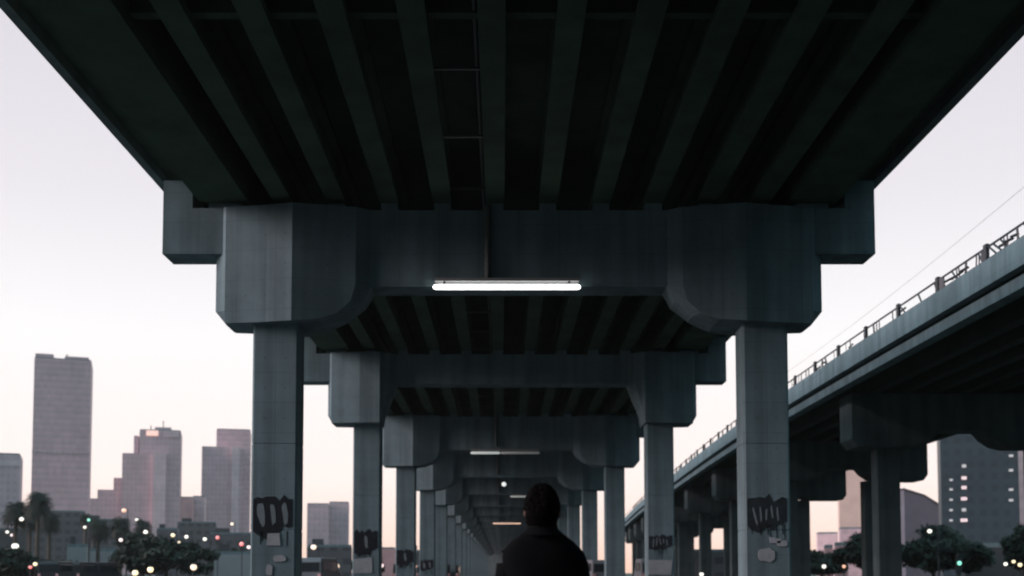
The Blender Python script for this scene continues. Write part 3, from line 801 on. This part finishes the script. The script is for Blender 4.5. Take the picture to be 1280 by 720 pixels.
skin('trousers', V, Eg, Rr, 'trouser', person)
for s in (-1, 1):
    sh = MB(); sh.loft([[(s*.12+x*w, y, z) for x, z in ((-1, 0), (1, 0), (1, h*.6), (.5, h), (-.5, h), (-1, h*.6))] for y, w, h in ((-.07, .03, .06), (-.05, .045, .11), (.03, .048, .11), (.12, .052, .07), (.2, .045, .05), (.235, .02, .03))])
    sh.build('shoe', 'shoe', person, smooth=False)

# ------------------------------------------------------------------ haze
hz = MB().box(-620, 520, -180, 960, -1, 175)
m = bpy.data.materials.new('haze_air'); m.use_nodes = True; nt = m.node_tree; nt.nodes.clear()
o_ = nt.nodes.new("ShaderNodeOutputMaterial"); v_ = nt.nodes.new("ShaderNodeVolumePrincipled")
v_.inputs["Color"].default_value = (.98, .94, .96, 1); v_.inputs["Density"].default_value = .00013; v_.inputs["Anisotropy"].default_value = .2
nt.links.new(v_.outputs[0], o_.inputs["Volume"])
haze = hz.build('haze', m); struct(haze, 'stuff')

# ------------------------------------------------------------------ sky & sun
SUN_EL, SUN_AZ = R(18), R(-103)     # azimuth from +Y towards +X
w = bpy.data.worlds.new("World"); sc.world = w; w.use_nodes = True
nt = w.node_tree; N = nt.nodes; L = nt.links
bg = N["Background"]; bg.inputs["Strength"].default_value = 0.1
sky = N.new("ShaderNodeTexSky"); sky.sky_type = 'NISHITA'; sky.sun_disc = False
sky.sun_elevation = SUN_EL; sky.sun_rotation = SUN_AZ; sky.air_density = 1.5; sky.dust_density = 2.0
tc = N.new("ShaderNodeTexCoord"); sp = N.new("ShaderNodeSeparateXYZ"); L.new(tc.outputs["Generated"], sp.inputs[0])
rp = N.new("ShaderNodeValToRGB"); el = rp.color_ramp.elements
el[0].position = 0; el[0].color = (.93, .60, .47, 1)
el[1].position = 1; el[1].color = (.34, .78, .95, 1)
for p_, c in ((.03, (.98, .74, .64)), (.08, (.97, .845, .80)), (.2, (.905, .882, .885)), (.32, (.735, .705, .745)), (.45, (.64, .61, .66)), (.62, (.46, .68, .78))):
    x = el.new(p_); x.color = (*c, 1)
L.new(sp.outputs[2], rp.inputs[0])
# the sky away from the sunset side is darker and bluer
mr = N.new("ShaderNodeMapRange"); mr.inputs[1].default_value = -.15; mr.inputs[2].default_value = .6
dt = N.new("ShaderNodeVectorMath"); dt.operation = 'DOT_PRODUCT'; dt.inputs[1].default_value = (-.35, .94, 0); L.new(tc.outputs["Generated"], dt.inputs[0])
L.new(dt.outputs["Value"], mr.inputs[0])
mx = N.new("ShaderNodeMix"); mx.data_type = 'RGBA'; mx.blend_type = 'MULTIPLY'; mx.inputs["Factor"].default_value = 1
mc = N.new("ShaderNodeMix"); mc.data_type = 'RGBA'; mc.inputs["A"].default_value = (.04, .12, .15, 1); mc.inputs["B"].default_value = (1, 1, 1, 1)
mz = N.new("ShaderNodeMapRange"); mz.inputs[1].default_value = .3; mz.inputs[2].default_value = .7; L.new(sp.outputs[2], mz.inputs[0])
mm = N.new("ShaderNodeMath"); mm.operation = 'MAXIMUM'; L.new(mr.outputs[0], mm.inputs[0]); L.new(mz.outputs[0], mm.inputs[1])
L.new(mm.outputs[0], mc.inputs["Factor"]); L.new(rp.outputs[0], mx.inputs["A"]); L.new(mc.outputs["Result"], mx.inputs["B"])
sc1 = N.new("ShaderNodeVectorMath"); sc1.operation = 'SCALE'; sc1.inputs["Scale"].default_value = 11.6; L.new(mx.outputs["Result"], sc1.inputs[0])
sc2 = N.new("ShaderNodeVectorMath"); sc2.operation = 'SCALE'; sc2.inputs["Scale"].default_value = .05; L.new(sky.outputs[0], sc2.inputs[0])
ad = N.new("ShaderNodeVectorMath"); ad.operation = 'ADD'; L.new(sc1.outputs[0], ad.inputs[0]); L.new(sc2.outputs[0], ad.inputs[1])
L.new(ad.outputs[0], bg.inputs["Color"])
sd = bpy.data.lights.new("sun", 'SUN'); so = bpy.data.objects.new("sun", sd); COL.objects.link(so)
sd.energy = 3.0; sd.angle = R(24); sd.color = (1, .78, .80)
d = Vector((math.sin(SUN_AZ)*math.cos(SUN_EL), math.cos(SUN_AZ)*math.cos(SUN_EL), math.sin(SUN_EL)))
so.rotation_euler = d.to_track_quat('Z', 'Y').to_euler()

# ------------------------------------------------------------------ render
sc.view_settings.view_transform = 'Standard'; sc.view_settings.look = 'None'; sc.view_settings.exposure = 0; sc.view_settings.gamma = 1
sc.render.engine = 'CYCLES'; cy = sc.cycles
cy.use_denoising = True; cy.max_bounces = 8; cy.diffuse_bounces = 4; cy.glossy_bounces = 2; cy.volume_bounces = 1; cy.transmission_bounces = 2
cy.sample_clamp_indirect = 3; cy.use_adaptive_sampling = True
